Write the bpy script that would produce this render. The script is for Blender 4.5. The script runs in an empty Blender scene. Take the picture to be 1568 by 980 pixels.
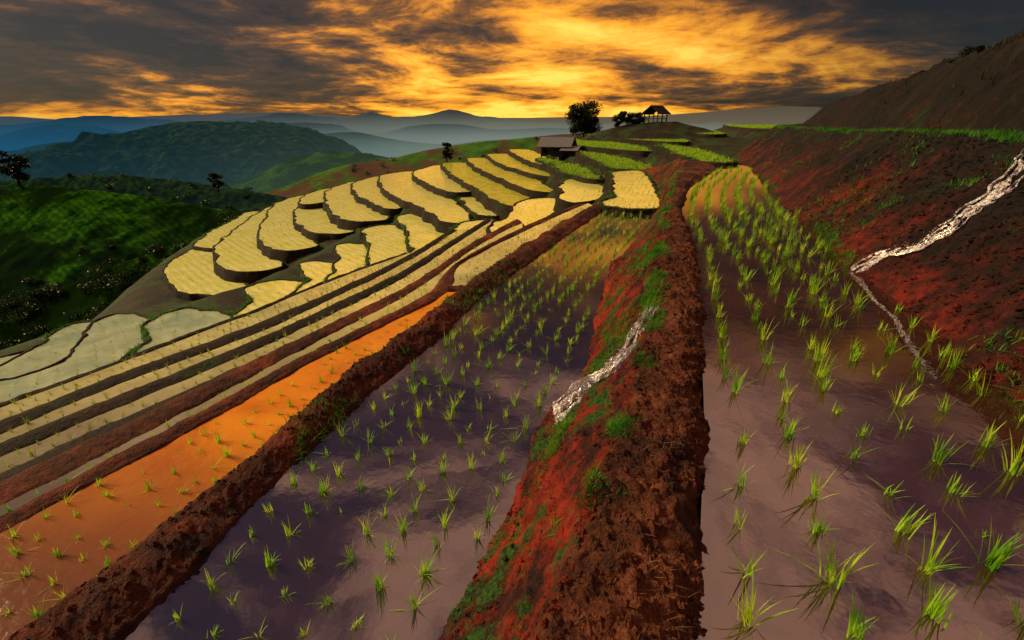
import bpy, math, numpy as np, sys
from mathutils import Vector
from mathutils.kdtree import KDTree
rng=np.random.default_rng(7)
# ------------------------------------------------------------------ layout projected from image coordinates (metres)
# terrace outlines are image pixels projected through the camera onto each terrace's estimated level
F=1568*16/36; P=math.atan(307/F); CZ=2.2
cP,sP=math.cos(P),math.sin(P)
def UP(u,v,z):
    a=(u-784)/F;b=(490-v)/F
    t=(CZ-z)/(sP-b*cP)
    return [a*t,(cP+b*sP)*t,z]
def UT(u,v,t):
    a=(u-784)/F;b=(490-v)/F
    return [a*t,(cP+b*sP)*t,CZ+(-sP+b*cP)*t]
def L(z,s,pre=()):
    n=[float(q) for q in s.split()]
    return np.array([list(p)+[z] for p in pre]+[UP(n[i],n[i+1],z) for i in range(0,len(n),2)])
W={}
W['T0L']=L(0,"1050 1250 1062 980 1068 900 1075 750 1078 640 1075 560 1070 480 1068 400 1050 350 1045 315 1060 285 1098 258",[(0.5,-4)])
W['T0R']=L(0,"2200 1300 1900 900 1700 720 1568 615 1500 570 1440 510 1345 440 1300 410 1255 355 1200 310 1165 270 1150 256 1120 251",[(3.2,-4)])
W['T1R']=L(-1.2,"600 1080 672 980 735 870 800 740 835 650 880 600 905 545 915 480 935 415 975 365 1005 325",[(-1.6,-4)])
W['T1X']=L(-1.1,"1008 300 1000 275 985 258")
W['T1L']=L(-1.2,"50 1090 190 975 300 865 420 740 540 625 650 535 750 447 830 388 920 325",[(-4.5,-4)])
W['T2R']=L(-1.8,"-60 1090 70 975 150 910 250 830 370 735 480 640 570 560 640 505 700 457 735 432 800 387 880 337 915 318",[(-5.4,-4)])
W['T2L']=L(-1.8,"-200 935 -60 850 0 817 100 763 230 693 350 628 480 553 600 492 685 447 705 405 790 360 860 328 900 311",[(-8,-4)])
W['T3R']=L(-2.4,"-200 905 -60 830 0 798 120 736 250 667 400 584 520 521 620 470 672 440 690 412 740 378 800 350",[(-9.2,-4)])
W['T3L']=L(-2.4,"-200 880 -60 806 0 775 120 714 250 646 400 567 520 505 610 459 660 428 720 384 770 355 800 341",[(-9.8,-4)])
W['T4R']=L(-3.2,"-200 824 -60 754 0 726 120 671 250 613 400 547 520 490 620 440 700 390 760 348",[(-12,-4)])
W['T4L']=L(-3.2,"-200 790 -60 726 0 700 120 649 250 595 400 531 520 475 620 424 700 372 752 338",[(-13,-4)])
W['T5R']=L(-4.0,"-200 776 -60 710 0 682 120 632 250 579 400 520 500 473 600 425 670 382 720 351",[(-14.5,-4)])
W['T5L']=L(-4.0,"-200 753 -60 690 0 664 120 613 250 562 400 507 500 461 590 418 650 385 700 352",[(-15.5,-4)])
W['T6R']=L(-4.8,"-200 736 -60 674 0 648 120 599 250 550 380 501 450 472 560 425 640 386",[(-18,-4)])
W['T6L']=L(-4.8,"-200 708 -60 650 0 624 120 580 250 531 340 497 400 475 450 453 550 414 625 388",[(-19,-4)])
POLY={
'F1':(-9,"265 415 280 395 310 380 335 380 333 400 345 425 368 442 340 449 300 445 272 432"),
'F2':(-8.7,"308 375 330 355 385 325 395 330 360 355 335 378"),
'F3':(-8.2,"340 380 360 360 395 330 425 315 425 335 405 355 395 375 425 405 405 412 370 412 345 400"),
'F4':(-7.4,"405 362 415 335 430 310 468 300 462 320 455 345 460 362 475 375 450 382 425 380"),
'F5':(-6.8,"464 318 495 310 510 330 536 352 500 356 475 350 463 335"),
'F5b':(-6.3,"472 300 500 290 514 288 508 306 468 312"),
'F6':(-6.0,"508 292 545 279 550 300 580 322 585 335 545 337 520 326 508 310"),
'F7':(-5.4,"549 280 585 270 590 290 618 312 600 318 570 306 550 294"),
'F8':(-4.8,"589 269 636 263 648 285 690 310 712 338 690 340 650 315 610 300 592 284"),
'F9':(-4.2,"641 262 678 253 700 275 718 292 700 294 670 285 645 272"),
'F10':(-3.7,"683 250 718 250 760 272 800 300 802 312 780 314 740 290 700 268"),
'F11':(-3.2,"722 242 750 243 790 262 838 288 848 294 825 292 780 275 735 256"),
'F12':(-2.8,"752 236 780 236 810 248 848 262 850 270 815 264 770 250"),
'F13':(-2.3,"783 229 805 229 830 240 850 248 846 254 815 246"),
'G6':(-4.6,"708 298 730 298 746 310 760 329 738 328 718 312"),
'G1':(-5.6,"615 332 648 328 670 342 690 362 690 376 668 390 640 394 636 370 630 350"),
'G2':(-6.0,"562 352 604 346 618 362 626 380 624 394 590 402 566 430 540 436 570 405 576 380"),
'G3':(-6.4,"524 376 565 378 562 398 545 425 528 440 508 440 524 405"),
'G4':(-6.7,"470 403 510 405 512 425 498 450 478 461 448 464 480 430"),
'G5':(-7.1,"385 441 425 432 462 437 440 455 405 478 370 492 350 494 385 472 400 456"),
'G0':(-4.7,"712 345 745 338 752 342 700 378 665 405 640 412 690 376"),
'G7':(-3.0,"756 352 785 330 808 308 850 305 842 322 800 354"),
'G8':(-2.2,"872 275 895 276 918 287 910 306 870 308"),
'T1c':(-1.05,"944 264 978 262 996 280 1004 318 936 315 946 290"),
'N0':(-2.1,"820 243 838 243 868 250 880 258 868 262 850 256"),
'N1':(-1.9,"845 249 880 252 915 268 918 276 885 271 855 261"),
'N2':(-1.3,"885 232 930 237 980 249 1000 260 945 259 910 245"),
'N3':(-.8,"868 214 920 216 985 225 990 232 930 228 880 222"),
'N4':(-.4,"895 205 960 206 1045 214 1042 218 950 213"),
'N5':(.3,"1000 197 1050 198 1105 203 1100 206 1040 204"),
'N6':(.8,"1110 191 1170 191 1235 196 1230 199 1150 197"),
'N7':(.1,"1012 222 1060 228 1120 245 1115 250 1080 248 1035 236"),
'L3':(-6.8,"232 520 245 496 275 480 310 482 345 488 340 499 290 522 225 545"),
'L2':(-7.4,"135 535 152 500 180 485 226 500 224 520 160 556 60 596 -40 630 -60 612 0 590 90 562"),
'L1':(-7.9,"-80 595 0 568 60 535 110 500 138 498 138 515 90 550 10 585 -60 608"),
'L0':(-8.6,"-80 580 -60 560 0 552 62 538 40 552 0 566"),
}
for k,(z,s) in POLY.items(): W[k]=L(z,s)
def LT(s,t):
    n=[float(q) for q in s.split()]
    return np.array([UT(n[i],n[i+1],t) for i in range(0,len(n),2)])
W['R1b']=LT("-300 560 -150 510 0 470 80 445 180 405 300 372 345 362 420 375",66)
W['R1']=LT("-300 300 -100 292 0 287 60 284 200 300 330 318 385 326 450 350",95)
W['R2']=LT("-300 285 -100 272 0 277 60 272 150 268 230 272 330 285 430 300 500 318",150)
W['R3']=LT("350 318 400 298 440 285 480 268 530 252 600 243 650 232 720 220 780 215 850 208 950 200",230)
W['R3b']=LT("300 300 400 262 450 240 500 232 560 236 620 245 700 240",380)
W['R4']=LT("-500 262 -200 262 0 258 60 240 150 222 190 202 260 190 330 187 410 192 460 202 500 222 560 240 640 262",700)
W['R5']=LT("-700 206 -300 210 0 212 50 195 110 191 170 203 230 225 300 250",1800)
W['R5b']=LT("-500 230 -100 236 0 236 60 222 120 218 180 230 260 250",1200)
W['R5c']=LT("330 235 400 222 470 208 540 202 600 212 680 220 760 213 860 212 950 216",1500)
W['R5d']=LT("200 220 300 203 400 194 470 189 520 194 580 203 640 192 700 189 760 197 840 195 920 200 1000 204",2300)
W['R6']=LT("-700 196 -300 188 0 191 80 181 160 178 240 186 300 192 380 181 440 174 500 184 560 171 600 178 650 175 690 167 735 174 780 180 860 187 1000 191 1200 195 1400 190 1800 188",3500)
W['R7']=LT("-900 182 -400 184 0 177 100 182 300 176 450 174 600 180 860 179 1000 178 1090 172 1170 164 1230 162 1300 168 1700 178 2300 176",6500)
HUT=UP(853,242,-2.2);TREE=UP(895,207,-.6);HUT2=UT(1003,187,70)
TL=UT(35,283,60);TS=UT(685,246,72);TM=UT(335,292,120)

# ------------------------------------------------------------------ helpers
scene=bpy.context.scene
def hsh(i,j,k):
    n=np.sin(i*127.1+j*311.7+k*74.7)*43758.5453
    return n-np.floor(n)
def vn(p):
    i=np.floor(p);f=p-i;f=f*f*(3-2*f)
    r=0
    for dx in (0,1):
        for dy in (0,1):
            for dz in (0,1):
                w=(f[:,0] if dx else 1-f[:,0])*(f[:,1] if dy else 1-f[:,1])*(f[:,2] if dz else 1-f[:,2])
                r=r+w*hsh(i[:,0]+dx,i[:,1]+dy,i[:,2]+dz)
    return r*2-1
def fbm(p,sc,o=4,g=.5):
    p=np.asarray(p,float)*sc; a=1.;s=0;r=0
    for q in range(o):
        r=r+a*vn(p+q*17.3); s+=a; a*=g; p=p*2.03
    return r/s
def mkmesh(name,V,Fc,mat=None,smooth=True):
    m=bpy.data.meshes.new(name)
    V=np.asarray(V,np.float32);Fc=np.asarray(Fc,np.int32)
    k=Fc.shape[1]
    m.vertices.add(len(V));m.vertices.foreach_set('co',V.ravel())
    m.loops.add(Fc.size);m.loops.foreach_set('vertex_index',Fc.ravel())
    m.polygons.add(len(Fc));m.polygons.foreach_set('loop_start',np.arange(0,Fc.size,k,dtype=np.int32))
    m.update(calc_edges=True)
    m.polygons.foreach_set('use_smooth',np.full(len(Fc),smooth))
    ob=bpy.data.objects.new(name,m);scene.collection.objects.link(ob)
    if mat: m.materials.append(mat)
    return ob
def gridfaces(n,m,off=0,closed=False):
    i=np.arange(n if closed else n-1)[:,None];j=np.arange(m-1)[None,:]
    i2=(i+1)%n
    a=i*m+j;b=i2*m+j
    return np.stack([a,b,b+1,a+1],-1).reshape(-1,4)+off
def cr(pts,n,closed=False,dense=None):
    p=np.asarray(pts,float);N=len(p)
    if closed: q=np.vstack([p[-1],p,p[0],p[1]]);segs=N
    else: q=np.vstack([2*p[0]-p[1],p,2*p[-1]-p[-2]]);segs=N-1
    out=[]
    t=np.linspace(0,1,12,endpoint=False)[:,None]
    for i in range(segs):
        a,b,c,d=q[i:i+4]
        m1=(c-a)/2;m2=(d-b)/2;l=np.linalg.norm(c-b)
        for m_ in (m1,m2):
            q_=np.linalg.norm(m_)
            if q_>l: m_*=l/q_
        h=(2*t**3-3*t**2+1)*b+(t**3-2*t**2+t)*m1+(-2*t**3+3*t**2)*c+(t**3-t**2)*m2
        out.append(h)
    out=np.vstack(out+[p[:1] if closed else p[-1:]])
    s=np.r_[0,np.cumsum(np.linalg.norm(np.diff(out,axis=0),axis=1))]
    if dense is not None:
        f=dense(out);ds=np.diff(s)*(f[1:]+f[:-1])/2;s=np.r_[0,np.cumsum(ds)]
    u=np.linspace(0,s[-1],n+1 if closed else n)
    r=np.stack([np.interp(u,s,out[:,k]) for k in range(3)],1)
    return r[:-1] if closed else r
def inside(px,py,poly):
    x=poly[:,0];y=poly[:,1];x2=np.roll(x,-1);y2=np.roll(y,-1)
    c=np.zeros(px.shape,bool)
    for a,b,d,e in zip(x,y,x2,y2):
        if b==e: continue
        c^=((b>py)!=(e>py))&(px<(d-a)*(py-b)/(e-b)+a)
    return c
def dist2(px,py,poly,closed=True):
    x=poly[:,0];y=poly[:,1];r=np.full(px.shape,1e9)
    n=len(x)
    for i in range(n if closed else n-1):
        j=(i+1)%n
        dx=x[j]-x[i];dy=y[j]-y[i];l=dx*dx+dy*dy+1e-9
        t=np.clip(((px-x[i])*dx+(py-y[i])*dy)/l,0,1)
        r=np.minimum(r,(px-x[i]-t*dx)**2+(py-y[i]-t*dy)**2)
    return r
# ------------------------------------------------------------------ node helpers
def newmat(name):
    m=bpy.data.materials.new(name);m.use_nodes=True;nt=m.node_tree;nt.nodes.clear()
    return m,nt
class N:
    def __init__(s,nt): s.nt=nt
    def n(s,t,ins={},**kw):
        x=s.nt.nodes.new(t)
        for k,v in kw.items(): setattr(x,k,v)
        for k,v in ins.items():
            sock=x.inputs[k]
            if isinstance(v,bpy.types.NodeSocket): s.nt.links.new(v,sock)
            else:
                if hasattr(sock.default_value,'__len__') and not hasattr(v,'__len__'): v=[v]*len(sock.default_value)
                if hasattr(v,'__len__') and len(v)==3 and len(sock.default_value)==4: v=list(v)+[1]
                sock.default_value=v
        return x
    def math(s,op,a,b=0.,c=None,clamp=False):
        d={0:a,1:b}
        if c is not None:d[2]=c
        return s.n('ShaderNodeMath',d,operation=op,use_clamp=clamp).outputs[0]
    def noise(s,vec,sc,det=5,rough=.55,dist=0.):
        return s.n('ShaderNodeTexNoise',{'Vector':vec,'Scale':sc,'Detail':det,'Roughness':rough,'Distortion':dist}).outputs[0]
    def ramp(s,f,st):
        r=s.n('ShaderNodeValToRGB',{0:f});e=r.color_ramp.elements
        while len(e)<len(st): e.new(.5)
        for i,(p,c) in enumerate(st):
            e[i].position=p;e[i].color=(*c,1) if len(c)==3 else c
        return r.outputs[0]
    def mix(s,f,a,b,bt='MIX'):
        x=s.n('ShaderNodeMix',data_type='RGBA',blend_type=bt)
        for i,v in ((0,f),(6,a),(7,b)):
            if isinstance(v,bpy.types.NodeSocket): s.nt.links.new(v,x.inputs[i])
            else: x.inputs[i].default_value=(v if i==0 else (*v,1))
        return x.outputs[2]
    def sm(s,v,a,b,c=0.,d=1.):
        return s.n('ShaderNodeMapRange',{0:v,1:a,2:b,3:c,4:d},interpolation_type='SMOOTHSTEP').outputs[0]
    def out(s,sh): s.nt.links.new(sh,s.n('ShaderNodeOutputMaterial').inputs[0])
def POS(g): return g.n('ShaderNodeNewGeometry').outputs['Position']

def soil(name,stops,green=.0,gs=1.2,gcol=((.012,.03,.004),(.05,.12,.012)),bump=.6,bsc=14,rough=.85,hillz=False):
    m,nt=newmat(name);g=N(nt);p=POS(g)
    a=g.noise(p,.7,3);b=g.noise(p,5,5,.65);c=g.noise(p,38,3,.7)
    f=g.math('ADD',g.math('MULTIPLY',a,.42),g.math('ADD',g.math('MULTIPLY',b,.40),g.math('MULTIPLY',c,.18)))
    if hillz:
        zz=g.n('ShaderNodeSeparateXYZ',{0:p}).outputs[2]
        f=g.math('ADD',f,g.sm(zz,.0,2.4,.075,-.06))  # red glow painted low on the slope, dark silhouette tone painted higher up
    col=g.ramp(f,stops)
    if green>0:
        gn=g.noise(p,gs,5,.7,.3)
        gm=g.sm(gn,.62-green,.70-green)
        gc=g.ramp(g.noise(p,25,2),[(.35,gcol[0]),(.65,gcol[1])])
        col=g.mix(gm,col,gc)
    bh=g.math('ADD',g.noise(p,bsc,5,.7),g.math('MULTIPLY',c,.2))
    bp=g.n('ShaderNodeBump',{'Height':bh,'Strength':bump,'Distance':.12}).outputs[0]
    s=g.n('ShaderNodeBsdfPrincipled',{'Base Color':col,'Roughness':rough,'Normal':bp,'Specular IOR Level':.3}).outputs[0]
    g.out(s);return m
M_path=soil('soil_path',[(.38,(.010,.004,.002)),(.46,(.05,.013,.006)),(.54,(.15,.038,.014)),(.64,(.32,.12,.055))],bump=1.,bsc=11)
M_bank=soil('soil_bank',[(.39,(.007,.002,.002)),(.46,(.05,.006,.003)),(.54,(.26,.017,.005)),(.64,(.50,.045,.010))],green=.10,gs=1.5,gcol=((.01,.03,.004),(.04,.13,.01)),bump=1.,bsc=9)
M_bund=soil('soil_bund',[(.38,(.012,.004,.002)),(.5,(.085,.017,.007)),(.64,(.27,.055,.018))],bump=.9,bsc=9)
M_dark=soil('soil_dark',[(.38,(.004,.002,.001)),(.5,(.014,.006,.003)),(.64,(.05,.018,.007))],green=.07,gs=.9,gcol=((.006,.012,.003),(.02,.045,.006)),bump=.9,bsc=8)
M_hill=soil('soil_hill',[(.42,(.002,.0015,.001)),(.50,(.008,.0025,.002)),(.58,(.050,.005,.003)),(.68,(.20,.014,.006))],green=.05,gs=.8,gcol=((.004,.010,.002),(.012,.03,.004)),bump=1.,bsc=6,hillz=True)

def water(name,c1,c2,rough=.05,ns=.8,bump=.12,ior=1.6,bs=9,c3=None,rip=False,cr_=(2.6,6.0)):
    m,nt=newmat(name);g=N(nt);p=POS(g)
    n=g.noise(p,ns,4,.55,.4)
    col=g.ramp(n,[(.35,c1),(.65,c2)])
    if c3: col=g.mix(g.sm(g.n('ShaderNodeSeparateXYZ',{0:p}).outputs[1],cr_[0],cr_[1],1.,0.),col,c3)  # near end blended to c3, a reflected sky tone put into the colour
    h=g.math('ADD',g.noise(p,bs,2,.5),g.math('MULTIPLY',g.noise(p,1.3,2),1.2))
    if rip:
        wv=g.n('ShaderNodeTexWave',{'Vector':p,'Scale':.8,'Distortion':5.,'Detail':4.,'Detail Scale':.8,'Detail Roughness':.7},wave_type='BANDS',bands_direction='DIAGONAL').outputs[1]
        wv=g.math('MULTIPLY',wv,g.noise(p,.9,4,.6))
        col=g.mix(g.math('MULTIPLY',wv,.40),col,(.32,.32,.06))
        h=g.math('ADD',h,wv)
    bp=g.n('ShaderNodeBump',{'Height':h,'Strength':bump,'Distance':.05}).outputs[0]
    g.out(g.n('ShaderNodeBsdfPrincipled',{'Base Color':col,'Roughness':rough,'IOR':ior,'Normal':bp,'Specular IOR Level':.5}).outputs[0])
    return m
M_w0=water('water_right',(.028,.009,.006),(.060,.022,.014),rough=.01,bump=.018,ior=2.5)
M_w1=water('water_mid',(.016,.011,.022),(.038,.020,.026),rough=.01,bump=.015,ior=2.5)
M_w2=water('water_orange_reflection',(.60,.17,.004),(.85,.31,.012),rough=.12,ior=1.4,c3=(.16,.06,.03))  # orange sky reflection painted into the base colour, purple-brown at the near end
M_w3=water('water_strip',(.42,.42,.18),(.70,.70,.30),rough=.06,ior=2.2,c3=(.11,.08,.07),cr_=(2.,14.))  # near ends darkened in colour to paint the duller reflection there
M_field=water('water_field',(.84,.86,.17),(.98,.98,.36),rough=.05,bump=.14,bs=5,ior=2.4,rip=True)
M_fieldc=water('water_field_cool',(.30,.44,.32),(.52,.62,.40),rough=.08,bump=.2,bs=5,ior=2.1,rip=True)
M_grassf=water('grass_field',(.04,.09,.01),(.11,.17,.02),rough=.6,bump=.8,bs=6,ior=1.3)
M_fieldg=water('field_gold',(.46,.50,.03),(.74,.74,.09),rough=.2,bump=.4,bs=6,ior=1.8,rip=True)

def blade_mat(name,c1,c2,c3,sc=3.):
    m,nt=newmat(name);g=N(nt);p=POS(g)
    col=g.ramp(g.noise(p,sc,2),[(.35,c1),(.5,c2),(.66,c3)])
    a=g.n('ShaderNodeBsdfPrincipled',{'Base Color':col,'Roughness':.45,'Specular IOR Level':.3}).outputs[0]
    b=g.n('ShaderNodeBsdfTranslucent',{'Color':col}).outputs[0]
    g.out(g.n('ShaderNodeMixShader',{0:.4,1:a,2:b}).outputs[0]);return m
M_rice=blade_mat('rice_green',(.13,.38,.010),(.36,.68,.020),(.68,.85,.04),5.)
M_riceF=blade_mat('rice_far',(.20,.34,.02),(.36,.46,.03),(.5,.56,.06))
M_weed=blade_mat('weed_green',(.02,.12,.006),(.06,.28,.01),(.14,.42,.02))
M_straw=blade_mat('straw',(.16,.08,.03),(.28,.15,.06),(.4,.24,.1))
M_leaf=blade_mat('leaf_dark',(.004,.007,.002),(.008,.014,.004),(.02,.03,.008),1.)
M_leafg=blade_mat('leaf_green',(.004,.014,.003),(.010,.03,.006),(.025,.06,.010),.5)

# ------------------------------------------------------------------ lofted banks between terraces
def prof(zA,zB,kind,up=.14):
    d=zB-zA
    if kind=='wide': return [(-.08,zA-.2),(.0,zA+.03),(.06,zA+.10),(.16,zA+up),(.34,zA+up-.02),(.42,zA+.06),(.52,zA+d*.20),(.8,zA+d*.66),(1.0,zB+.05),(1.14,zB-.35)]
    if kind=='c': return [(-.10,zA-.14),(.0,zA+.02),(.05,zA+up*.6),(.10,zA+up),(.2,zA+up),(.28,zA+d*.1),(.42,zA+d*.5),(.7,zA+d*.86),(1.0,zB+.03),(1.08,zB-.14)]
    return [(-.10,zA-.18),(.0,zA+.03),(.12,zA+.09),(.25,zA+up),(.42,zA+up),(.55,zA+.0),(.8,zA+d*.6),(1.0,zB+.04),(1.1,zB-.2)]
LOFT={}
def loft(name,A,B,mats,n=500,m=30,kind='n',up=.14,amp=.06,split=None):
    dn=lambda q:1/(1.2+np.linalg.norm(q-np.array([0,0,2.2]),axis=1))
    A=cr(A,n,dense=dn);B=cr(B,n,dense=dn)
    pr=np.array(prof(A[0,2],B[0,2],kind,up))
    w=np.interp(np.linspace(0,1,m),np.linspace(0,1,len(pr)),pr[:,0])
    zz=np.interp(np.linspace(0,1,m),np.linspace(0,1,len(pr)),pr[:,1])[None,:]+np.zeros((n,1))
    XY=A[:,None,:2]*(1-w)[None,:,None]+B[:,None,:2]*w[None,:,None]
    V=np.concatenate([XY,zz[:,:,None]],-1).reshape(-1,3)
    r=np.linalg.norm(V-np.array([0,0,2.2]),axis=1)
    d=fbm(V,1.1,3)*amp*1.3+fbm(V,4.5,3)*amp*.8+(np.abs(fbm(V,11,3))-.12)*amp*1.3*(r<12)
    t=np.gradient(A[:,:2],axis=0);t/=np.linalg.norm(t,axis=1)[:,None]+1e-9
    V[:,2]+=d
    side=fbm(V+31,2.2,4)*amp*1.9
    V[:,0]+=np.repeat(t[:,1],m)*side;V[:,1]-=np.repeat(t[:,0],m)*side
    ob=mkmesh(name,V,gridfaces(n,m),None)
    for mm in mats: ob.data.materials.append(mm)
    if split is not None:
        j=np.tile(np.arange(m-1),n-1)
        ww=w[j]+fbm(V[gridfaces(n,m)[:,0]],3,4)*.22
        ob.data.polygons.foreach_set('material_index',(ww>split).astype(np.int32))
    LOFT[name]=V.reshape(n,m,3)
    return ob
B0foot=np.vstack([W['T1R'],W['T1X']])
loft('earth_embankment',W['T0L'],B0foot,[M_path,M_bank],n=1500,m=110,kind='wide',split=.42,amp=.07)
loft('earth_bund',W['T1L'],W['T2R'],[M_bund],n=900,m=40,amp=.05,up=.16)
loft('earth_bund.001',W['T2L'],W['T3R'],[M_bund],n=600,m=24,amp=.022,up=.06,kind='c')
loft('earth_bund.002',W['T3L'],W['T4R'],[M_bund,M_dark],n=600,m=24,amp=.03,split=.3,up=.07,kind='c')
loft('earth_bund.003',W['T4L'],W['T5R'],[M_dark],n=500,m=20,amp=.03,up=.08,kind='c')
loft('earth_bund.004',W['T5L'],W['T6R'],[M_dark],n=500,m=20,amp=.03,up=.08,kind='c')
T6out=W['T6L'].copy();T6out[:,0]-=1.0;T6out[:,1]+=.6;T6out[:,2]=-6.6
loft('earth_bund.005',W['T6L'],T6out,[M_dark],n=400,m=14,amp=.03,up=.05,kind='c')

def flat(name,poly,mat):
    m=bpy.data.meshes.new(name);m.from_pydata([tuple(q) for q in poly],[],[list(range(len(poly)))]);m.update()
    ob=bpy.data.objects.new(name,m);scene.collection.objects.link(ob);m.materials.append(mat)
    if m.polygons[0].normal.z<0: m.flip_normals()
    return ob
PG={}
def strip(k,Lk,Rk,mat,name,n=160):
    A=cr(W[Lk],n);B=cr(W[Rk],n);pl=np.vstack([A,B[::-1]]);PG[k]=pl
    return flat(name,pl,mat)
strip('T0','T0L','T0R',M_w0,'paddy_water')
strip('T1','T1L','T1R',M_w1,'paddy_water')
def cut(a,y0,y1): return a[(a[:,1]>=y0)&(a[:,1]<=y1)]
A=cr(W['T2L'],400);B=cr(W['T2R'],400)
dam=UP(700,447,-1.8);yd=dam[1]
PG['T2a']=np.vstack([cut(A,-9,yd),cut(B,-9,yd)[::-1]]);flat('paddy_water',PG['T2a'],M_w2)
PG['T2b']=np.vstack([cut(A,yd,99),cut(B,yd,99)[::-1]]);flat('paddy_water',PG['T2b'],M_w3)
ax=cut(A,-9,yd)[-1];bx=cut(B,-9,yd)[-1]
off=np.array([0,.45,0]);loft('earth_dam',np.array([ax,ax*.5+bx*.5,bx]),np.array([ax,ax*.5+bx*.5,bx])+off,[M_bund],n=40,m=12,amp=.04,up=.12)
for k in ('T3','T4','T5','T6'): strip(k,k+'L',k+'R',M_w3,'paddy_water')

FM={}
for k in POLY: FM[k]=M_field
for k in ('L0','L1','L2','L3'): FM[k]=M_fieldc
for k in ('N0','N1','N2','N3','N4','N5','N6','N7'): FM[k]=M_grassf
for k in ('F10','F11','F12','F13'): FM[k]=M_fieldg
def outn(pl):
    area=np.sum(pl[:,0]*np.roll(pl[:,1],-1)-np.roll(pl[:,0],-1)*pl[:,1])
    if area<0: pl=pl[::-1]
    t=np.roll(pl,-1,0)-np.roll(pl,1,0);t=t[:,:2]/(np.linalg.norm(t[:,:2],axis=1)[:,None]+1e-9)
    for _ in range(6): t=(np.roll(t,1,0)+t+np.roll(t,-1,0));t/=np.linalg.norm(t,axis=1)[:,None]
    return pl,np.stack([t[:,1],-t[:,0]],1)
def ring(k,pl,nr):
    n=len(pl)
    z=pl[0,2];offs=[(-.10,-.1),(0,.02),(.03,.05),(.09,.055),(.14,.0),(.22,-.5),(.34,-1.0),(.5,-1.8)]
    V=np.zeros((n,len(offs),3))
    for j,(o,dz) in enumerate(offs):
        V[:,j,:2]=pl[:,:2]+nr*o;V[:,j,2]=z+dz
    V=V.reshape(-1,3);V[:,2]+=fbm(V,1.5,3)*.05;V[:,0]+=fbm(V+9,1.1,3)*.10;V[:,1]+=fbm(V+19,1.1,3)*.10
    return V,gridfaces(n,len(offs),closed=True)
RV=[];RF=[];o=0
for k in POLY:
    pl,nr=outn(cr(W[k],140,closed=True))
    pl=pl.copy()
    if k[0]=='F': pl[:,:2]+=nr*.50
    elif k[0] in 'GL': pl[:,:2]+=nr*.34
    elif k=='T1c': pl[:,:2]+=nr*.15
    pl[:,:2]+=nr*(fbm(pl,.6,4,.6)*.55)[:,None]
    PG[k]=pl
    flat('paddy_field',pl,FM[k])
    V,f=ring(k,pl,nr);RV.append(V);RF.append(f+o);o+=len(V)
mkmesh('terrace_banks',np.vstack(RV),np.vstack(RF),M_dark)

# ------------------------------------------------------------------ ground sheet under the terraces
xs=np.arange(-90,75,.5);ys=np.arange(-12,125,.5)
X,Y=np.meshgrid(xs,ys,indexing='ij');px=X.ravel();py=Y.ravel()
num=0;den=0
for k,pl in PG.items():
    sub=pl[::3];z=pl[0,2];sink=.85 if k[0]=='T' and k!='T1c' else .45
    ins=inside(px,py,pl);d2=dist2(px,py,sub);d2[ins]=0
    w=1/(d2+.02)**1.6
    num=num+w*(z-sink);den=den+w
H=np.vstack([W['T0R'][:-1],[[17,36,0],[26,50,.6],[38,64,.9],[60,85,1.2],[110,110,1.5]]])
footx=np.interp(py,H[:,1],H[:,0])
zo=np.clip(-3+.42*(px+8),-30,-.8);zo=zo-np.clip(py-72,0,80)*.35*np.clip((45-px)/30,0,1)
w=1/(14.)**1.6*np.clip(1+ (np.abs(px+20)+0*py)/30,1,3)
zg=(num+w*zo)/(den+w)
zg=np.where(px>footx+.3,np.minimum(zg,-1.0),zg)
rx=np.interp(px,[8,13,18,22,25,30,36],[-2.,.3,1.5,HUT2[2],HUT2[2],.8,-1.]);dr=np.abs(py-HUT2[1])
zg=np.maximum(zg,np.where((px>8)&(px<36),rx-np.maximum(dr-1.5,0)*.30,-99))
pts=np.stack([px,py,zg],1);rr=np.hypot(px,py)
pts[:,2]+=fbm(pts*[1,1,0],.35,4)*.25*np.clip(rr/25,0,1)
M_ground=soil('ground_soil',[(.38,(.004,.002,.001)),(.5,(.014,.007,.003)),(.64,(.045,.018,.007))],green=.15,gs=.35,gcol=((.008,.022,.003),(.025,.07,.006)),bump=.9,bsc=4)
mkmesh('ground',pts,gridfaces(len(xs),len(ys)),M_ground)

# ------------------------------------------------------------------ hillside on the right
n=800
Hc=cr(H,n,dense=lambda q:1/(1.5+np.linalg.norm(q,axis=1)))
t=np.gradient(Hc[:,:2],axis=0)
for _ in range(40): t[1:-1]=(t[:-2]+t[1:-1]+t[2:])/3
t/=np.linalg.norm(t,axis=1)[:,None];nr=np.stack([t[:,1],-t[:,0]],1)
fy=Hc[:,1]
ledge=np.interp(fy,[-4,10,24,50,85],[1.95,1.95,1.8,1.75,1.75])
zc=np.interp(fy,[-4,5,12,22,36,50,64,85,110],[18,15.5,13,10.8,8.2,6.1,4.3,2.9,2.3])
m=150
u=np.linspace(0,1,m)
ko=np.array([0,.04,.40,.44,.50,.60,.66,1.0]);kO=np.array([-.25,0,1.9,2.3,3.6,4.8,6.0,18.])
offs=np.interp(u,ko,kO)
V=np.zeros((n,m,3));V[:,:,:2]=Hc[:,None,:2]+nr[:,None,:]*offs[None,:,None]
lz=ledge[:,None];cz_=zc[:,None];base=Hc[:,2][:,None]
kz=[base-.15,base-.0,lz-.08,lz,lz+.02,lz+(cz_-lz)*.20,lz+(cz_-lz)*.24,cz_]
Z=np.zeros((n,m))
for j in range(m):
    i=min(np.searchsorted(ko,u[j],side='right')-1,len(ko)-2);f=(u[j]-ko[i])/(ko[i+1]-ko[i])
    Z[:,j]=(kz[i]*(1-f)+kz[i+1]*f)[:,0]
up_=np.clip((offs-6)/12,0,1);st=(np.floor(up_*4)+np.clip(((up_*4)%1-.45)/.55,0,1))/4-up_
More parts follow.
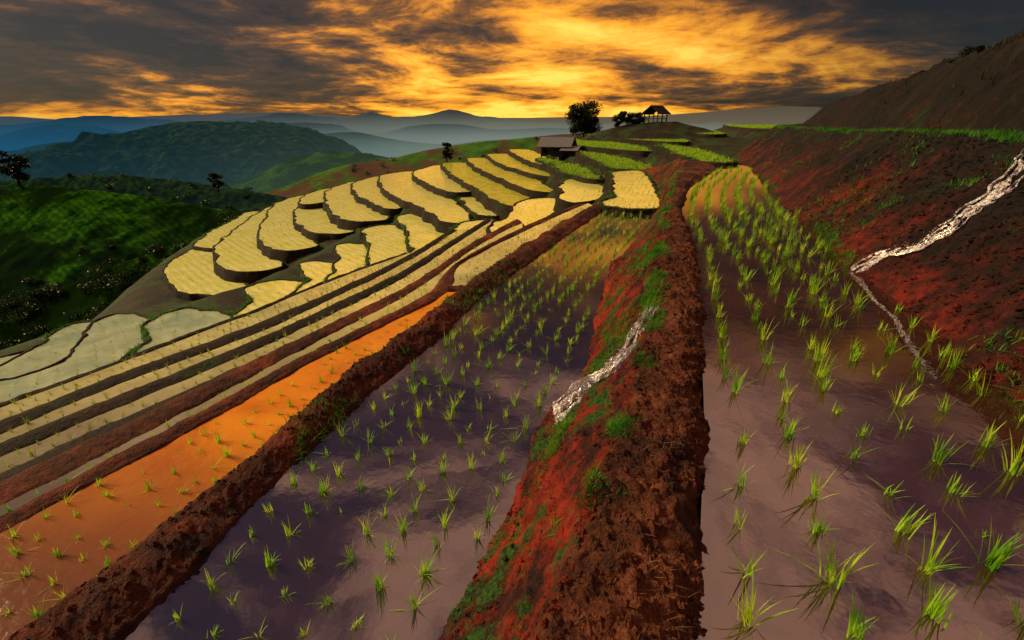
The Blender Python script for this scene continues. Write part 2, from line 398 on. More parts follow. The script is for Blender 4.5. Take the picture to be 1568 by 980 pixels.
Z+=st[None,:]*(cz_-lz)*.76
V[:,:,2]=Z;V=V.reshape(-1,3)
amp=np.tile(np.interp(offs,[-.3,.2,1.0,1.8,2.4,3.2,5,9,18],[.05,.13,.28,.18,.05,.06,.26,.5,.9]),n)
V[:,2]+=fbm(V,.55,5,.55)*amp+np.abs(fbm(V,3.2,5))*amp*.8
V[:,0]+=fbm(V+50,.9,6,.62)*amp*1.2;V[:,1]+=fbm(V+80,1.5,5,.6)*amp*.8
LOFT['hillside']=V.reshape(n,m,3)
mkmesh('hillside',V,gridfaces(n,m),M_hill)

# ------------------------------------------------------------------ hills and mountains
def hillmat(name,stops,haze,h0,h1,z0,z1,sc,rows=False,red=False,rs=.5):
    m,nt=newmat(name);g=N(nt);p=POS(g)
    f=g.noise(p,sc,7,.70)
    col=g.ramp(f,stops)
    if rows:
        wv=g.n('ShaderNodeTexWave',{'Vector':p,'Scale':rs,'Distortion':14.,'Detail':3.,'Detail Scale':.12},wave_type='BANDS',bands_direction='DIAGONAL').outputs[1]
        col=g.mix(g.math('MULTIPLY',wv,.42),col,(.006,.016,.003))
        big=g.sm(g.noise(p,.045,6,.66),.42,.56)
        col=g.mix(big,col,(.10,.05,.025) if red else (.006,.018,.003))
    s=g.n('ShaderNodeBsdfPrincipled',{'Base Color':col,'Roughness':.95,'Specular IOR Level':0.}).outputs[0]
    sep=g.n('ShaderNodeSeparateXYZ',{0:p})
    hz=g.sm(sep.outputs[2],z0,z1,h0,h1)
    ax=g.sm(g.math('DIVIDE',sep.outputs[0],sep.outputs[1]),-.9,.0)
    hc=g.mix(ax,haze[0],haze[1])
    e=g.n('ShaderNodeEmission',{'Color':hc,'Strength':1.}).outputs[0]  # airlight painted on as emission, denser towards the foot
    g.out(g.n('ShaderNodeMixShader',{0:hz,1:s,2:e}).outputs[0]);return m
def ridge(name,crest,front,zf,mat,n=260,m=50,amp=1.,nsc=.02,jag=.18):
    C=cr(crest,n);w=np.linspace(-1,1,2*m+1)
    V=np.zeros((n,2*m+1,3))
    for j,q in enumerate(w):
        s=abs(q);f=(1-s)**1.15 if q<0 else (1-s)
        V[:,j,0]=C[:,0];V[:,j,1]=C[:,1]+q*front
        V[:,j,2]=zf+(C[:,2]-zf)*f
    V=V.reshape(-1,3);s=np.abs(np.tile(w,n))
    k=fbm(V*[1,1,0],nsc,6,.55)
    kr=1-2*np.abs(fbm(V*[1,.5,0]+77,nsc*.6,5))
    V[:,2]+=(k*amp*1.2+(kr-.5)*amp*.9*np.minimum(1,s*3))*np.minimum(1,jag+s*4)
    return mkmesh(name,V,gridfaces(n,2*m+1),mat)
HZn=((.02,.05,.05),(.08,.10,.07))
ridge('green_hill',W['R1b'],26,-36,hillmat('hill_a',[(.40,(.003,.014,.002)),(.5,(.012,.05,.004)),(.60,(.035,.11,.008))],HZn,0,.0,-30,0,.5,True),n=400,m=90,amp=2.2,nsc=.08)
ridge('green_hill',W['R1'],46,-36,hillmat('hill_b',[(.40,(.004,.020,.002)),(.5,(.018,.09,.004)),(.60,(.05,.18,.008))],HZn,.02,.0,-30,0,.35,True,rs=.35),n=400,m=90,amp=3.0,nsc=.05)
ridge('forest_hill',W['R2'],60,-50,hillmat('hill_c',[(.40,(.002,.008,.003)),(.5,(.009,.028,.006)),(.60,(.025,.065,.012))],HZn,.15,.05,-40,0,.4),n=400,amp=3,nsc=.06)
ridge('green_hill',W['R3'],120,-60,hillmat('hill_d',[(.38,(.03,.10,.008)),(.5,(.06,.19,.010)),(.62,(.10,.26,.015))],HZn,.18,.08,-50,0,.08,True,red=True,rs=.2),n=400,amp=5,nsc=.025)
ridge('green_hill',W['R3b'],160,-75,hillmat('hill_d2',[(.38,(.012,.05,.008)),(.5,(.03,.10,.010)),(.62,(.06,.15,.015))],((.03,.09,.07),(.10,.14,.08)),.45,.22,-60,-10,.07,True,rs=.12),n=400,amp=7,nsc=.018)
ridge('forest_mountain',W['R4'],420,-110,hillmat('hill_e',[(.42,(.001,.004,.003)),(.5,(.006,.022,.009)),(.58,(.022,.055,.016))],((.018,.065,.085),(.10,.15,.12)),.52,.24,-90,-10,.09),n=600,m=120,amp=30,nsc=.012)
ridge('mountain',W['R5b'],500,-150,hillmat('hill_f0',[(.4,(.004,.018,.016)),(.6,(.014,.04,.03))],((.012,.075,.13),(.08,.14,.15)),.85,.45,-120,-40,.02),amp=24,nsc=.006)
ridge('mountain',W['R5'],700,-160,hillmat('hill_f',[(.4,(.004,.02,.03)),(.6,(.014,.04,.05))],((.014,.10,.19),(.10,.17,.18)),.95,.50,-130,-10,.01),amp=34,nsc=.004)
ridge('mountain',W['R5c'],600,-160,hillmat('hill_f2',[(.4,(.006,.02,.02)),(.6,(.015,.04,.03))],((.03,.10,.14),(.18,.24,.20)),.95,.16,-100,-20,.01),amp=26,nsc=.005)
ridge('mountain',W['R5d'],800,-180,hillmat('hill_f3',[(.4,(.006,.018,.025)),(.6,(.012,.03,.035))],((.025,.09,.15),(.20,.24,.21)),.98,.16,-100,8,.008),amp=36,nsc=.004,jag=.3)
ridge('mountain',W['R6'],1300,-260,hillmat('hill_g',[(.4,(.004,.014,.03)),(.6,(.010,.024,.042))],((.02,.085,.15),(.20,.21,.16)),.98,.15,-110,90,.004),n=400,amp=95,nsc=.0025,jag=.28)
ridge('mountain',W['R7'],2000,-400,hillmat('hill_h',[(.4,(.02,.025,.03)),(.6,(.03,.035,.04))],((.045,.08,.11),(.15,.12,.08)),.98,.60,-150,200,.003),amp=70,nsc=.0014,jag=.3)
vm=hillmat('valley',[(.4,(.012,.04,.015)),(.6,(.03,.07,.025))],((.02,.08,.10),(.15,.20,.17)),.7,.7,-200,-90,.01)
V=np.array([[-30000,-3000,-112],[30000,-3000,-112],[30000,30000,-112],[-30000,30000,-112]]);mkmesh('valley_floor',V,[[0,1,2,3]],vm)

# ------------------------------------------------------------------ plants
def blades(name,root,az,lean,ln,wd,mat,curl=.5):
    t=np.array([0,.35,.7,1.]);M=len(root)
    d=np.stack([np.cos(az),np.sin(az)],1);sd=np.stack([-d[:,1],d[:,0]],1)
    V=np.zeros((M,8,3));ix=0
    for i,tt in enumerate(t):
        h=ln*(lean*tt+curl*lean*tt*tt);zz=ln*(tt*np.sqrt(np.clip(1-lean**2,.05,1))-curl*lean*.75*tt*tt)
        c=np.zeros((M,3));c[:,:2]=root[:,:2]+d*h[:,None];c[:,2]=root[:,2]+zz
        ww=wd*[1,1.1,.7,.06][i]/2
        a=c.copy();a[:,:2]-=sd*ww[:,None];b=c.copy();b[:,:2]+=sd*ww[:,None]
        V[:,ix]=a;V[:,ix+1]=b;ix+=2
    o=(np.arange(M)*8)[:,None]
    q=np.concatenate([o+[0,1,3,2],o+[2,3,5,4],o+[4,5,7,6]],0)
    return mkmesh(name,V.reshape(-1,3),q,mat,False)
def rows(Lp,poly,sp_row,sp_in,jit,margin,start,nrow,side):
    C=cr(Lp,800);s=np.r_[0,np.cumsum(np.linalg.norm(np.diff(C,axis=0),axis=1))]
    out=[]
    for r in range(nrow):
        t=np.gradient(C[:,:2],axis=0);t/=np.linalg.norm(t,axis=1)[:,None]+1e-9
        if r==0:
            for _ in range(30): t[1:-1]=(t[:-2]+t[1:-1]+t[2:])/3
            nr=np.stack([t[:,1],-t[:,0]],1)*side
        o=start+r*sp_row
        uu=np.arange(rng.random()*sp_in,s[-1],sp_in)
        Q=np.stack([np.interp(uu,s,C[:,k]+(nr[:,k]*o if k<2 else 0)) for k in range(3)],1)
        out.append(Q)
    Q=np.vstack(out);Q[:,:2]+=rng.normal(0,jit,(len(Q),2))
    k=inside(Q[:,0],Q[:,1],poly)&(dist2(Q[:,0],Q[:,1],poly)>margin**2)&(Q[:,1]>-1.5)
    return Q[k]
def thin(Q,r):
    kd=KDTree(len(Q))
    for i,q in enumerate(Q): kd.insert(q,i)
    kd.balance();keep=np.ones(len(Q),bool)
    for i,q in enumerate(Q):
        if keep[i]:
            for _,j,_ in kd.find_range(q,r):
                if j>i: keep[j]=False
    return Q[keep&(rng.random(len(Q))>.03)]
def tufts(name,Q,nb,ln,wd,lean,mat,spread=.02,curl=.5):
    if len(Q)==0: return
    size=np.clip(rng.normal(1,.25,len(Q)),.45,1.5)
    cnt=np.clip(rng.poisson(nb*size),3,99)
    root=np.repeat(Q,cnt,0);sz=np.repeat(size,cnt);M=len(root)
    root=root+np.c_[rng.normal(0,spread,(M,2)),np.full(M,-.02)]
    caz=np.repeat(rng.random(len(Q))*6.28,cnt);az=rng.random(M)*6.28
    az=np.where(rng.random(M)<.4,caz+rng.normal(0,.5,M),az)
    lean=np.clip(np.abs(rng.normal(0,lean,M))+.04,0,.93)
    return blades(name,root,az,lean,sz*ln*rng.uniform(.5,1.15,M),np.full(M,wd)*rng.uniform(.7,1.3,M),mat,curl)
Q=thin(rows(W['T0L'],PG['T0'],.42,.30,.04,.12,.22,24,1),.23)
tufts('rice_seedlings',Q,18,.22,.0075,.25,M_rice,.017)
Q=thin(rows(W['T1L'],PG['T1'],.33,.28,.03,.14,.25,28,1),.20)
tufts('rice_seedlings',Q,15,.18,.0075,.27,M_rice,.014)
Q=thin(rows(W['T2R'],PG['T2a'],.34,.24,.03,.10,.2,12,-1),.17)
tufts('rice_seedlings',Q,11,.15,.008,.30,M_rice,.014)
Q=thin(rows(W['T2R'],PG['T2b'],.36,.28,.03,.10,.2,12,-1),.2)
tufts('rice_seedlings',Q,6,.16,.012,.4,M_riceF,.014)
for k in ('T3','T4','T5','T6'):
    Q=thin(rows(W[k+'R'],PG[k],.34,.28,.03,.05,.12,12,-1),.2)
    tufts('rice_seedlings',Q,8,.16,.011,.35,M_rice if k=='T3' else M_riceF,.015)
QQ=[];QG=[]
for q_,k in enumerate(POLY):
    pl=PG[k];c=pl.mean(0);a=.9+.35*math.sin(q_*1.7)
    R=25
    u1,v1=np.meshgrid(np.arange(-R,R,.60),np.arange(-R,R,.24));u1=u1.ravel();v1=v1.ravel()
    u1=u1+.22*np.sin(v1*.5+q_)
    x=c[0]+u1*math.cos(a)-v1*math.sin(a);y=c[1]+u1*math.sin(a)+v1*math.cos(a)
    ok=inside(x,y,pl)&(dist2(x,y,pl)>.04)
    q=np.stack([x[ok],y[ok],np.full(ok.sum(),pl[0,2])],1);q[:,:2]+=rng.normal(0,.03,(len(q),2))
    (QG if k[0]=='N' else QQ).append(q)
QQ=np.vstack(QQ);QG=np.vstack(QG)
tufts('rice_seedlings',QQ,4,.12,.012,.4,M_riceF,.02)
QG=np.repeat(QG,3,0);QG[:,:2]+=rng.normal(0,.2,(len(QG),2))
tufts('terrace_grass',QG,4,.22,.03,.5,M_rice,.05)
QB=[]
for k in POLY:
    pl=PG[k];_,nr_=outn(pl);q=pl.copy();q[:,:2]+=nr_*.12;q=np.repeat(q,3,0);q[:,:2]+=rng.normal(0,.08,(len(q),2));q[:,2]+=.03
    QB.append(q[fbm(q,.35,3)>0.0])
tufts('bund_grass',np.vstack(QB),4,.16,.014,.6,M_weed,.05)
def pick(key,jw,nn,lo=0,hi=1.,clump=None,thr=.05):
    G=LOFT[key];n,m,_=G.shape
    i=(rng.random(nn)*(hi-lo)+lo)*(n-1);j=rng.uniform(jw[0],jw[1],nn)*(m-1)
    Q=G[i.astype(int),j.astype(int)].copy()
    if clump: Q=Q[fbm(Q,clump,4)>thr]
    return Q
Q=pick('earth_embankment',(.46,.82),34000,0,.93,1.3,.13);tufts('bank_weeds',Q,5,.055,.006,.7,M_weed,.03)
Q=pick('earth_embankment',(.42,.56),9000,0,.9,1.3,.0);tufts('bank_weeds',Q,5,.075,.005,.6,M_weed,.03)
Q=pick('earth_bund',(.0,.8),4000,0,.95,1.3,.14);tufts('bank_weeds',Q,5,.09,.006,.6,M_weed,.03)
Q=pick('hillside',(.05,.40),9000,0,.8,.7,.14);tufts('bank_weeds',Q,5,.10,.008,.6,M_weed,.05)
Q=pick('hillside',(.03,.07),2600,0.05,.75,.8,.0);tufts('bank_weeds',Q,5,.10,.007,.5,M_weed,.04)
Q=pick('hillside',(.41,.45),9000,0,.9,1.2,-.20);tufts('ledge_grass',Q,4,.10,.008,.5,M_weed,.05)
Q=pick('hillside',(.48,.99),9000,0,.8,.5,.12);tufts('bank_weeds',Q,4,.20,.014,.6,M_leafg,.08)
Q=pick('earth_embankment',(.08,.44),2600,0,.7,2.,-.02);M=len(Q)
Q[:,2]+=.008
blades('straw_litter',Q,rng.random(M)*6.28,np.full(M,.93),rng.uniform(.02,.09,M),np.full(M,.0026),M_straw,.03)
def clods(name,Q,s0,s1,mat):
    M=len(Q);o=np.array([[1,0,0],[0,1,0],[-1,0,0],[0,-1,0],[0,0,.8],[0,0,-.8]],float)
    s=(s0+(s1-s0)*rng.random(M)**3)[:,None,None]
    V=Q[:,None,:]+(o[None]*rng.uniform(.6,1.3,(M,6,1))+rng.normal(0,.15,(M,6,3)))*s
    f=np.array([[0,1,4],[1,2,4],[2,3,4],[3,0,4],[1,0,5],[2,1,5],[3,2,5],[0,3,5]])
    return mkmesh(name,V.reshape(-1,3),((np.arange(M)*6)[:,None,None]+f[None]).reshape(-1,3),mat,False)
clods('soil_clods',pick('earth_embankment',(.06,.46),9000,0,.75,2.,-.15),.006,.035,M_path)
clods('soil_clods',pick('earth_embankment',(.50,.98),8000,0,.75,2.,-.1),.006,.03,M_bank)
clods('soil_clods',pick('earth_bund',(.05,.95),7000,0,.8),.006,.035,M_bund)
clods('soil_clods',pick('hillside',(.03,.42),12000,0,.5),.01,.06,M_hill)

# ------------------------------------------------------------------ trees
def tree(name,base,h,cw,leaves,mat=M_leaf,trunk=.35,ls=.16,seed=1,blobs=16):
    r=np.random.default_rng(seed);root=bpy.data.objects.new(name,None);scene.collection.objects.link(root);root.location=base
    V=[];Fc=[]
    def limb(a,b,ra,rb,k=7,seg=5):
        a=np.array(a,float);b=np.array(b,float);d=b-a;L_=np.linalg.norm(d);d/=L_
        s=np.cross(d,[0,0,1.]) if abs(d[2])<.9 else np.cross(d,[1.,0,0]);s/=np.linalg.norm(s);t=np.cross(d,s)
        o=len(V);bend=r.normal(0,.05*L_,3)
        for i in range(seg+1):
            f=i/seg;c=a+(b-a)*f+bend*math.sin(f*math.pi);rad=ra+(rb-ra)*f
            for q in range(k): V.append(c+rad*(s*math.cos(q*6.283/k)+t*math.sin(q*6.283/k)))
        for i in range(seg):
            for q in range(k): Fc.append([o+i*k+q,o+i*k+(q+1)%k,o+(i+1)*k+(q+1)%k,o+(i+1)*k+q])
    top=np.array([r.normal(0,.04*h),r.normal(0,.04*h),h*trunk])
    limb([0,0,-.6],top,.045*h,.03*h)
    cs=[]
    for b in range(blobs):
        az=r.random()*6.283;rad=cw*.5*math.sqrt(r.random())*.85;zz=h*r.uniform(trunk*.8,.92)
        rad*=math.sin(math.pi*np.clip((zz/h-trunk*.6)/(1.05-trunk*.6),.2,.88))**.6
        c=np.array([rad*math.cos(az),rad*math.sin(az),zz]);cs.append(c)
        limb(top,c,.014*h,.004*h,5,4)
    w=mkmesh('trunk_and_limbs',V,Fc,M_leaf);w.parent=root
    cs=np.array(cs);k=r.integers(0,blobs,leaves);br=(cw*.17)*r.uniform(.6,1.3,blobs)
    d=r.normal(0,1,(leaves,3));d/=np.linalg.norm(d,axis=1)[:,None];d*=(r.random(leaves)**.45)[:,None]*br[k][:,None]*[1,1,.75]
    c=cs[k]+d
    a=r.normal(0,1,(leaves,3));a/=np.linalg.norm(a,axis=1)[:,None];b=np.cross(a,r.normal(0,1,(leaves,3)));b/=np.linalg.norm(b,axis=1)[:,None]
    s=(ls*r.uniform(.5,1.2,leaves))[:,None]
    Q=np.stack([c-a*s,c-b*s*.5,c+a*s,c+b*s*.5],1).reshape(-1,3)
    lf=mkmesh('foliage',Q,np.arange(len(Q)).reshape(-1,4),mat,False);lf.parent=root
    return root
tree('broadleaf_tree',TREE,6.3,7.6,16000,ls=.17,trunk=.12,seed=3,blobs=52)
tree('broadleaf_tree',TL,4.2,3.2,3600,ls=.15,trunk=.25,seed=14,blobs=22)
tree('broadleaf_tree',TS,2.7,2.0,2600,ls=.12,trunk=.2,seed=5,blobs=22)
tree('broadleaf_tree',TM,4.6,4.,3000,ls=.2,trunk=.25,seed=6)
def bush(name,base,h,w,leaves,mat=M_leaf,ls=.12,seed=1): return tree(name,base,h,w,leaves,mat,.08,ls,seed,22)
bush('bush',UT(948,194,70),2.2,2.4,3500,seed=9)
bush('bush',UT(970,190,70),1.5,3.6,3500,seed=10)
def clumps(name,C,rad,per,ls,mat,seed=2):
    r=np.random.default_rng(seed);n=len(C);L_=n*per
    k=np.repeat(np.arange(n),per);R=rad*r.uniform(.5,1.4,n)
    d=r.normal(0,1,(L_,3));d/=np.linalg.norm(d,axis=1)[:,None];d*=(r.random(L_)**.4*R[k])[:,None]*[1,1,.8]
    c=C[k]+d+np.c_[np.zeros((L_,2)),R[k]*.6]
    a=r.normal(0,1,(L_,3));a/=np.linalg.norm(a,axis=1)[:,None];b=np.cross(a,r.normal(0,1,(L_,3)));b/=np.linalg.norm(b,axis=1)[:,None]
    s=(ls*r.uniform(.5,1.2,L_))[:,None]
    Q=np.stack([c-a*s,c-b*s*.5,c+a*s,c+b*s*.5],1).reshape(-1,3)
    return mkmesh(name,Q,np.arange(len(Q)).reshape(-1,4),mat,False)
dg=bpy.context.evaluated_depsgraph_get()
def drop(x,y,names):
    z=-200
    for nme in names:
        ob=bpy.data.objects[nme];h=ob.ray_cast(Vector((x,y,300)),Vector((0,0,-1)))
        if h[0]: z=max(z,h[1].z)
    return z
C=[]
for cx,cy,sx,sy,nn in ((-52,55,4,3,34),(-62,62,7,4,26),(-58,46,7,4,22),(-70,75,10,5,20),(-44,62,4,3,14),(-72,60,4,4,14)):
    for _ in range(nn):
        x,y=rng.normal(cx,sx),rng.normal(cy,sy);C.append([x,y,drop(x,y,['green_hill','green_hill.001','ground'])-.2])
clumps('distant_bushes',np.array(C),1.1,260,.2,M_leafg)
C=[]
for _ in range(160):
    x=rng.uniform(-150,-30);y=rng.normal(140,12);C.append([x,y,drop(x,y,['forest_hill'])-.3])
for _ in range(60):
    x=rng.uniform(-80,60);y=rng.normal(222,15);C.append([x,y,drop(x,y,['green_hill.002'])-.3])
clumps('distant_trees',np.array(C),1.4,110,.33,M_leafg,4)
G=LOFT['hillside'];C=[]
for _ in range(420):
    i=int(rng.random()**1.5*500)+40;j=int(rng.uniform(.66,.995)*149);C.append(G[i,j])
clumps('hillside_shrubs',np.array(C),.26,150,.07,M_leaf,5)

# ------------------------------------------------------------------ huts
def simple(name,col,rough=.8,bs=10):
    m,nt=newmat(name);g=N(nt);p=POS(g)
    c=g.mix(g.noise(p,bs,5,.7),tuple(q*.55 for q in col),tuple(min(1,q*1.4) for q in col))
    g.out(g.n('ShaderNodeBsdfPrincipled',{'Base Color':c,'Roughness':rough}).outputs[0]);return m
M_wood=simple('old_wood',(.02,.012,.007));M_roof=simple('tin_roof',(.15,.15,.16),.45,bs=3);M_thatch=simple('thatch',(.012,.008,.005),1.)
def box(parent,name,c,s,mat,rz=0,ry=0,rx=0):
    x,y,z=[q/2 for q in s]
    V=[(a*x,b*y,d*z) for a in(-1,1) for b in(-1,1) for d in(-1,1)]
    Fb=[[0,1,3,2],[4,6,7,5],[0,4,5,1],[2,3,7,6],[0,2,6,4],[1,5,7,3]]
    o=mkmesh(name,V,Fb,mat,False);o.location=c;o.rotation_euler=(rx,ry,rz);o.parent=parent;return o
def hut(name,base,rz,w,d,eave,rise,mat,walls=True):
    e=bpy.data.objects.new(name,None);scene.collection.objects.link(e);e.location=base;e.rotation_euler=(0,0,rz)
    for i,(sx,sy) in enumerate(((-1,-1),(0,-1),(1,-1),(-1,1),(0,1),(1,1))):
        box(e,'post_%d'%(i+1),(sx*w*.44,sy*d*.42,eave/2-.5),(.13,.13,eave+1.),M_wood)
    sl=math.atan2(rise,d/2);ln=math.hypot(rise,d/2)+.35
    for sy in(-1,1):
        box(e,'roof_slope',(0,sy*(d/4+.1),eave+rise/2-.05),(w*1.12,ln,.10),mat,rx=-sy*sl)
    box(e,'ridge_cap',(0,0,eave+rise+.02),(w*1.14,.22,.07),mat)
    box(e,'floor',(0,0,.5),(w*.9,d*.85,.08),M_wood)
    for sy in(-1,1): box(e,'eave_beam',(0,sy*d*.42,eave-.08),(w*.95,.1,.12),M_wood)
    if walls:
        box(e,'back_wall',(0,d*.40,eave*.55),(w*.86,.05,eave*.8),M_wood)
        box(e,'side_wall',(-w*.43,0,eave*.5),(.05,d*.7,eave*.7),M_wood)
        box(e,'half_wall',(w*.12,-d*.41,eave*.38),(w*.5,.05,eave*.45),M_wood)
    return e
h=hut('farm_hut',HUT,-.35,3.8,3.0,1.5,.95,M_roof)
box(h,'lean_to_roof',(2.0,-1.6,1.25),(2.2,1.9,.05),M_roof,rx=.25)
for i,x in enumerate((1.1,2.9)): box(h,'lean_post_%d'%(i+1),(x,-2.35,.4),(.09,.09,1.4),M_wood)
h2=hut('field_shelter',HUT2,.75,3.0,2.7,1.25,1.0,M_thatch,False)

# ------------------------------------------------------------------ running water
def foam():
    m,nt=newmat('running_water');g=N(nt);p=POS(g)
    n1=g.noise(p,7,5,.85,2.);n2=g.noise(p,60,3,.7,.5)
    f=g.math('ADD',g.math('MULTIPLY',n1,.62),g.math('MULTIPLY',n2,.38))
    col=g.ramp(f,[(.43,(.10,.03,.02)),(.48,(.35,.25,.24)),(.54,(.92,.92,1.))])
    bp=g.n('ShaderNodeBump',{'Height':f,'Strength':.35,'Distance':.02}).outputs[0]
    a=g.n('ShaderNodeBsdfPrincipled',{'Base Color':col,'Roughness':.05,'IOR':1.8,'Normal':bp}).outputs[0]
    tr=g.n('ShaderNodeBsdfTransparent').outputs[0]
    g.out(g.n('ShaderNodeMixShader',{0:g.sm(f,.42,.50),1:tr,2:a}).outputs[0]);return m
M_foam=foam()
def stream(name,key,pts,w0,w1,seed,lift=.03,n=260,m=7,splash=1.):
    G=LOFT[key].reshape(-1,3);kd=KDTree(len(G))
    for i,q in enumerate(G): kd.insert(q,i)
    kd.balance()
    C0=cr(pts,n);t=np.gradient(C0,axis=0);t/=np.linalg.norm(t,axis=1)[:,None]
    sd=np.cross(t,[0,0,1.]);sd/=np.linalg.norm(sd,axis=1)[:,None]
    VV=[];FF=[];o=0
    for sidx,(sw,sh) in enumerate(((.42,0.),(.28,.9),(.24,-.9),(.18,1.7),(.18,-1.5))):
        fr=np.arange(n)/n
        C=C0+sd*((fbm(C0+5+seed,2.0,3)*.12)+(fbm(C0+sidx*9+seed,4.5,3)*.09)+sh*(w0+(w1-w0)*fr)*.9)[:,None]
        wv=np.clip(.85+fbm(C+sidx*3,5.,4)*2.4,.05,2.)*sw
        V=[]
        for i in range(n):
            w=(w0+(w1-w0)*(i/n)**1.2)*wv[i]
            for j in range(m):
                q=C[i]+sd[i]*w*(j/(m-1)-.5)*2
                near=kd.find_n(q,3);z=np.mean([a[0] for a in near],axis=0)
                V.append([q[0]*.6+z[0]*.4,q[1]*.6+z[1]*.4,z[2]+lift*(1-.9*abs(j/(m-1)*2-1))+.012+sidx*.003])
        V=np.array(V).reshape(n,m,3)
        for _ in range(3): V[1:-1,:,2]=(V[:-2,:,2]+V[1:-1,:,2]+V[2:,:,2])/3
        V=V.reshape(-1,3);V[:,2]+=fbm(V,18,3)*.008
        VV.append(V);FF.append(gridfaces(n,m)+o);o+=len(V)
    # spray droplets thrown off the running water
    M=700;ii=(rng.random(M)**.7*(n-1)).astype(int);P0=VV[0].reshape(n,m,3)[ii,rng.integers(0,m,M)]
    P0=P0+np.c_[rng.normal(0,.05*splash,(M,2)),np.abs(rng.normal(0,.03*splash,M))]
    s=rng.uniform(.002,.006,M)[:,None,None]
    oc=np.array([[1,0,0],[0,1,0],[-1,0,0],[0,-1,0],[0,0,1],[0,0,-1]],float)
    VD=(P0[:,None,:]+oc[None]*s).reshape(-1,3)
    f=np.array([[0,1,4,4],[1,2,4,4],[2,3,4,4],[3,0,4,4]])
    ob=mkmesh(name,np.vstack(VV),np.vstack(FF),M_foam)
    f3=np.array([[0,1,4],[1,2,4],[2,3,4],[3,0,4],[1,0,5],[2,1,5],[3,2,5],[0,3,5]])
    dr=mkmesh('spray',VD,((np.arange(M)*6)[:,None,None]+f3[None]).reshape(-1,3),M_spray);dr.parent=ob
    return ob
M_spray,_nt=newmat('spray');_g=N(_nt);_g.out(_g.n('ShaderNodeBsdfPrincipled',{'Base Color':(.85,.86,.9),'Roughness':.1}).outputs[0])
def proj(q): 
    x=q[:,0];y=q[:,1];z=q[:,2]-CZ
    d=y*cP-z*sP;return 784+F*x/d,490-F*(y*sP+z*cP)/d
def snap(key,s):
    G=LOFT[key].reshape(-1,3);u,v=proj(G);n=[float(q) for q in s.split()];o=[]
    for i in range(0,len(n),2): o.append(G[np.argmin((u-n[i])**2+(v-n[i+1])**2+1e6*(G[:,1]<.5))])
    return np.array(o)
S1=snap('hillside',"1620 205 1568 250 1530 295 1480 330 1430 365 1400 380 1345 395 1312 418")
stream('waterfall_stream','hillside',S1,.04,.10,1)
S2=snap('earth_embankment',"1000 480 985 505 965 540 935 570 905 595 880 615 850 640")
stream('waterfall_stream','earth_embankment',S2,.05,.16,2,lift=.08)

# ------------------------------------------------------------------ light and sky
el=math.radians(32);azl=math.radians(-72) # azimuth from +Y towards -X
sd=Vector((math.sin(azl)*math.cos(el),math.cos(azl)*math.cos(el),math.sin(el)))
sl=bpy.data.lights.new('sun','SUN');sl.energy=3.9;sl.angle=math.radians(14);sl.color=(1,.75,.38)
so=bpy.data.objects.new('sun',sl);scene.collection.objects.link(so);so.rotation_euler=(-sd).to_track_quat('-Z','Y').to_euler()
wd=bpy.data.worlds.new('World');scene.world=wd;wd.use_nodes=True;nt=wd.node_tree;nt.nodes.clear();g=N(nt)
d=g.n('ShaderNodeTexCoord').outputs['Generated'];sp=g.n('ShaderNodeSeparateXYZ',{0:d});x,y,z=sp.outputs[:3]
zc_=g.math('ADD',g.math('MAXIMUM',z,0.),.13)
pv=g.n('ShaderNodeCombineXYZ',{0:g.math('DIVIDE',x,zc_),1:g.math('DIVIDE',y,zc_),2:5.1}).outputs[0]
n1=g.noise(pv,.62,8,.60,.6);n2=g.noise(pv,2.4,6,.68,.5)
f=g.math('ADD',g.math('MULTIPLY',n1,.72),g.math('MULTIPLY',n2,.28))
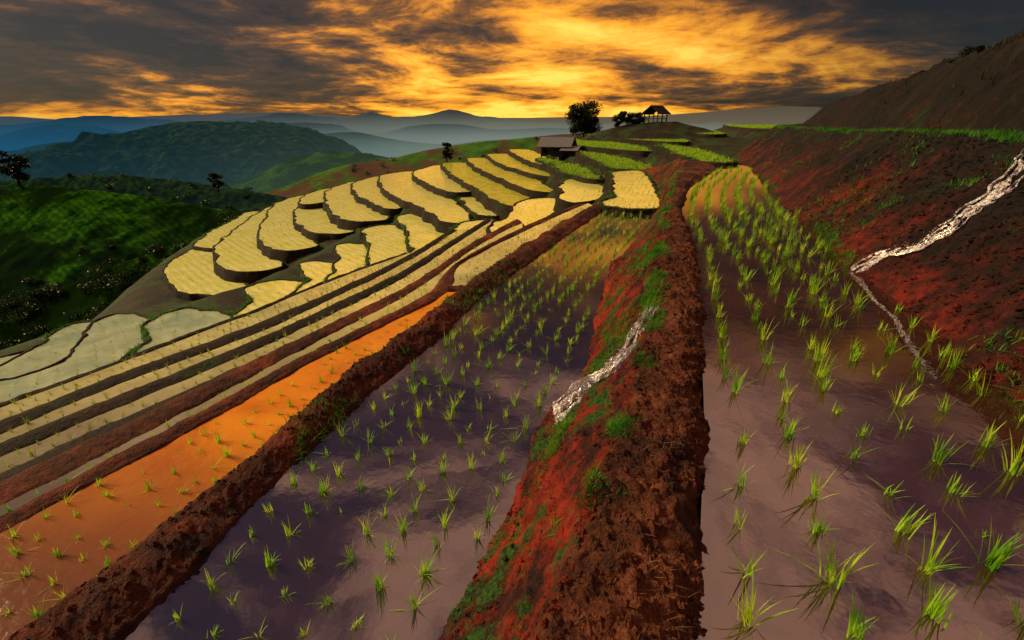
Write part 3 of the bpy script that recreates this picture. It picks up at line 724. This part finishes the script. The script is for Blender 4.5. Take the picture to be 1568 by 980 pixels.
def gl(u,v,a,b):
    gd=Vector(UT(u,v,1));gd.z-=CZ;gd.normalize()
    dt=g.n('ShaderNodeVectorMath',{0:d,1:tuple(gd)},operation='DOT_PRODUCT').outputs['Value']
    return g.sm(dt,a,b)
glow=gl(660,80,.66,1.0);hot=g.math('ADD',gl(720,168,.940,1.0),gl(970,62,.955,1.0))
lowb=g.sm(z,.0,.05,1.,0.)
f2=g.math('ADD',g.math('MULTIPLY_ADD',g.math('SUBTRACT',f,.5),1.85,.462),g.math('ADD',g.math('MULTIPLY',g.math('SUBTRACT',glow,.5),.10),g.math('ADD',g.math('MULTIPLY',lowb,.09),g.math('MULTIPLY',hot,.135))))
f2=g.math('SUBTRACT',f2,g.sm(z,.10,.24,0.,.05))
cc=g.ramp(f2,[(.34,(.018,.011,.008)),(.46,(.055,.026,.011)),(.54,(.20,.075,.010)),(.61,(.62,.22,.010)),(.70,(1.,.42,.016)),(.86,(1.,.72,.10))])
cc=g.mix(1.,cc,g.ramp(glow,[(0,(.40,.42,.50)),(.5,(.85,.8,.75)),(1,(1.18,1.12,1.05))]),'MULTIPLY')
nz=g.noise(pv,1.5,6,.6,.8)
zen=g.mix(g.sm(nz,.42,.60),(.05,.038,.075),(.92,.47,.32))
cc=g.mix(g.sm(z,.32,.58),cc,zen)
cc=g.mix(g.sm(z,-.02,.0,1.,0.),cc,(.06,.07,.07))
sky=g.n('ShaderNodeTexSky',sky_type='NISHITA',sun_disc=False,sun_elevation=el,sun_rotation=azl)
b1=g.n('ShaderNodeBackground',{0:sky.outputs[0],1:.005}).outputs[0]
b2=g.n('ShaderNodeBackground',{0:cc,1:1.}).outputs[0]
ad=g.n('ShaderNodeAddShader',{0:b1,1:b2}).outputs[0]
nt.links.new(ad,g.n('ShaderNodeOutputWorld').inputs[0])
# ------------------------------------------------------------------ camera
cam=bpy.data.cameras.new('camera');co=bpy.data.objects.new('camera',cam);scene.collection.objects.link(co)
cam.lens=16;cam.sensor_width=36;cam.clip_start=.05;cam.clip_end=60000
co.location=(0,0,CZ);co.rotation_euler=(math.pi/2-P,0,0);scene.camera=co
scene.view_settings.view_transform='Standard';scene.view_settings.look='None';scene.view_settings.exposure=0
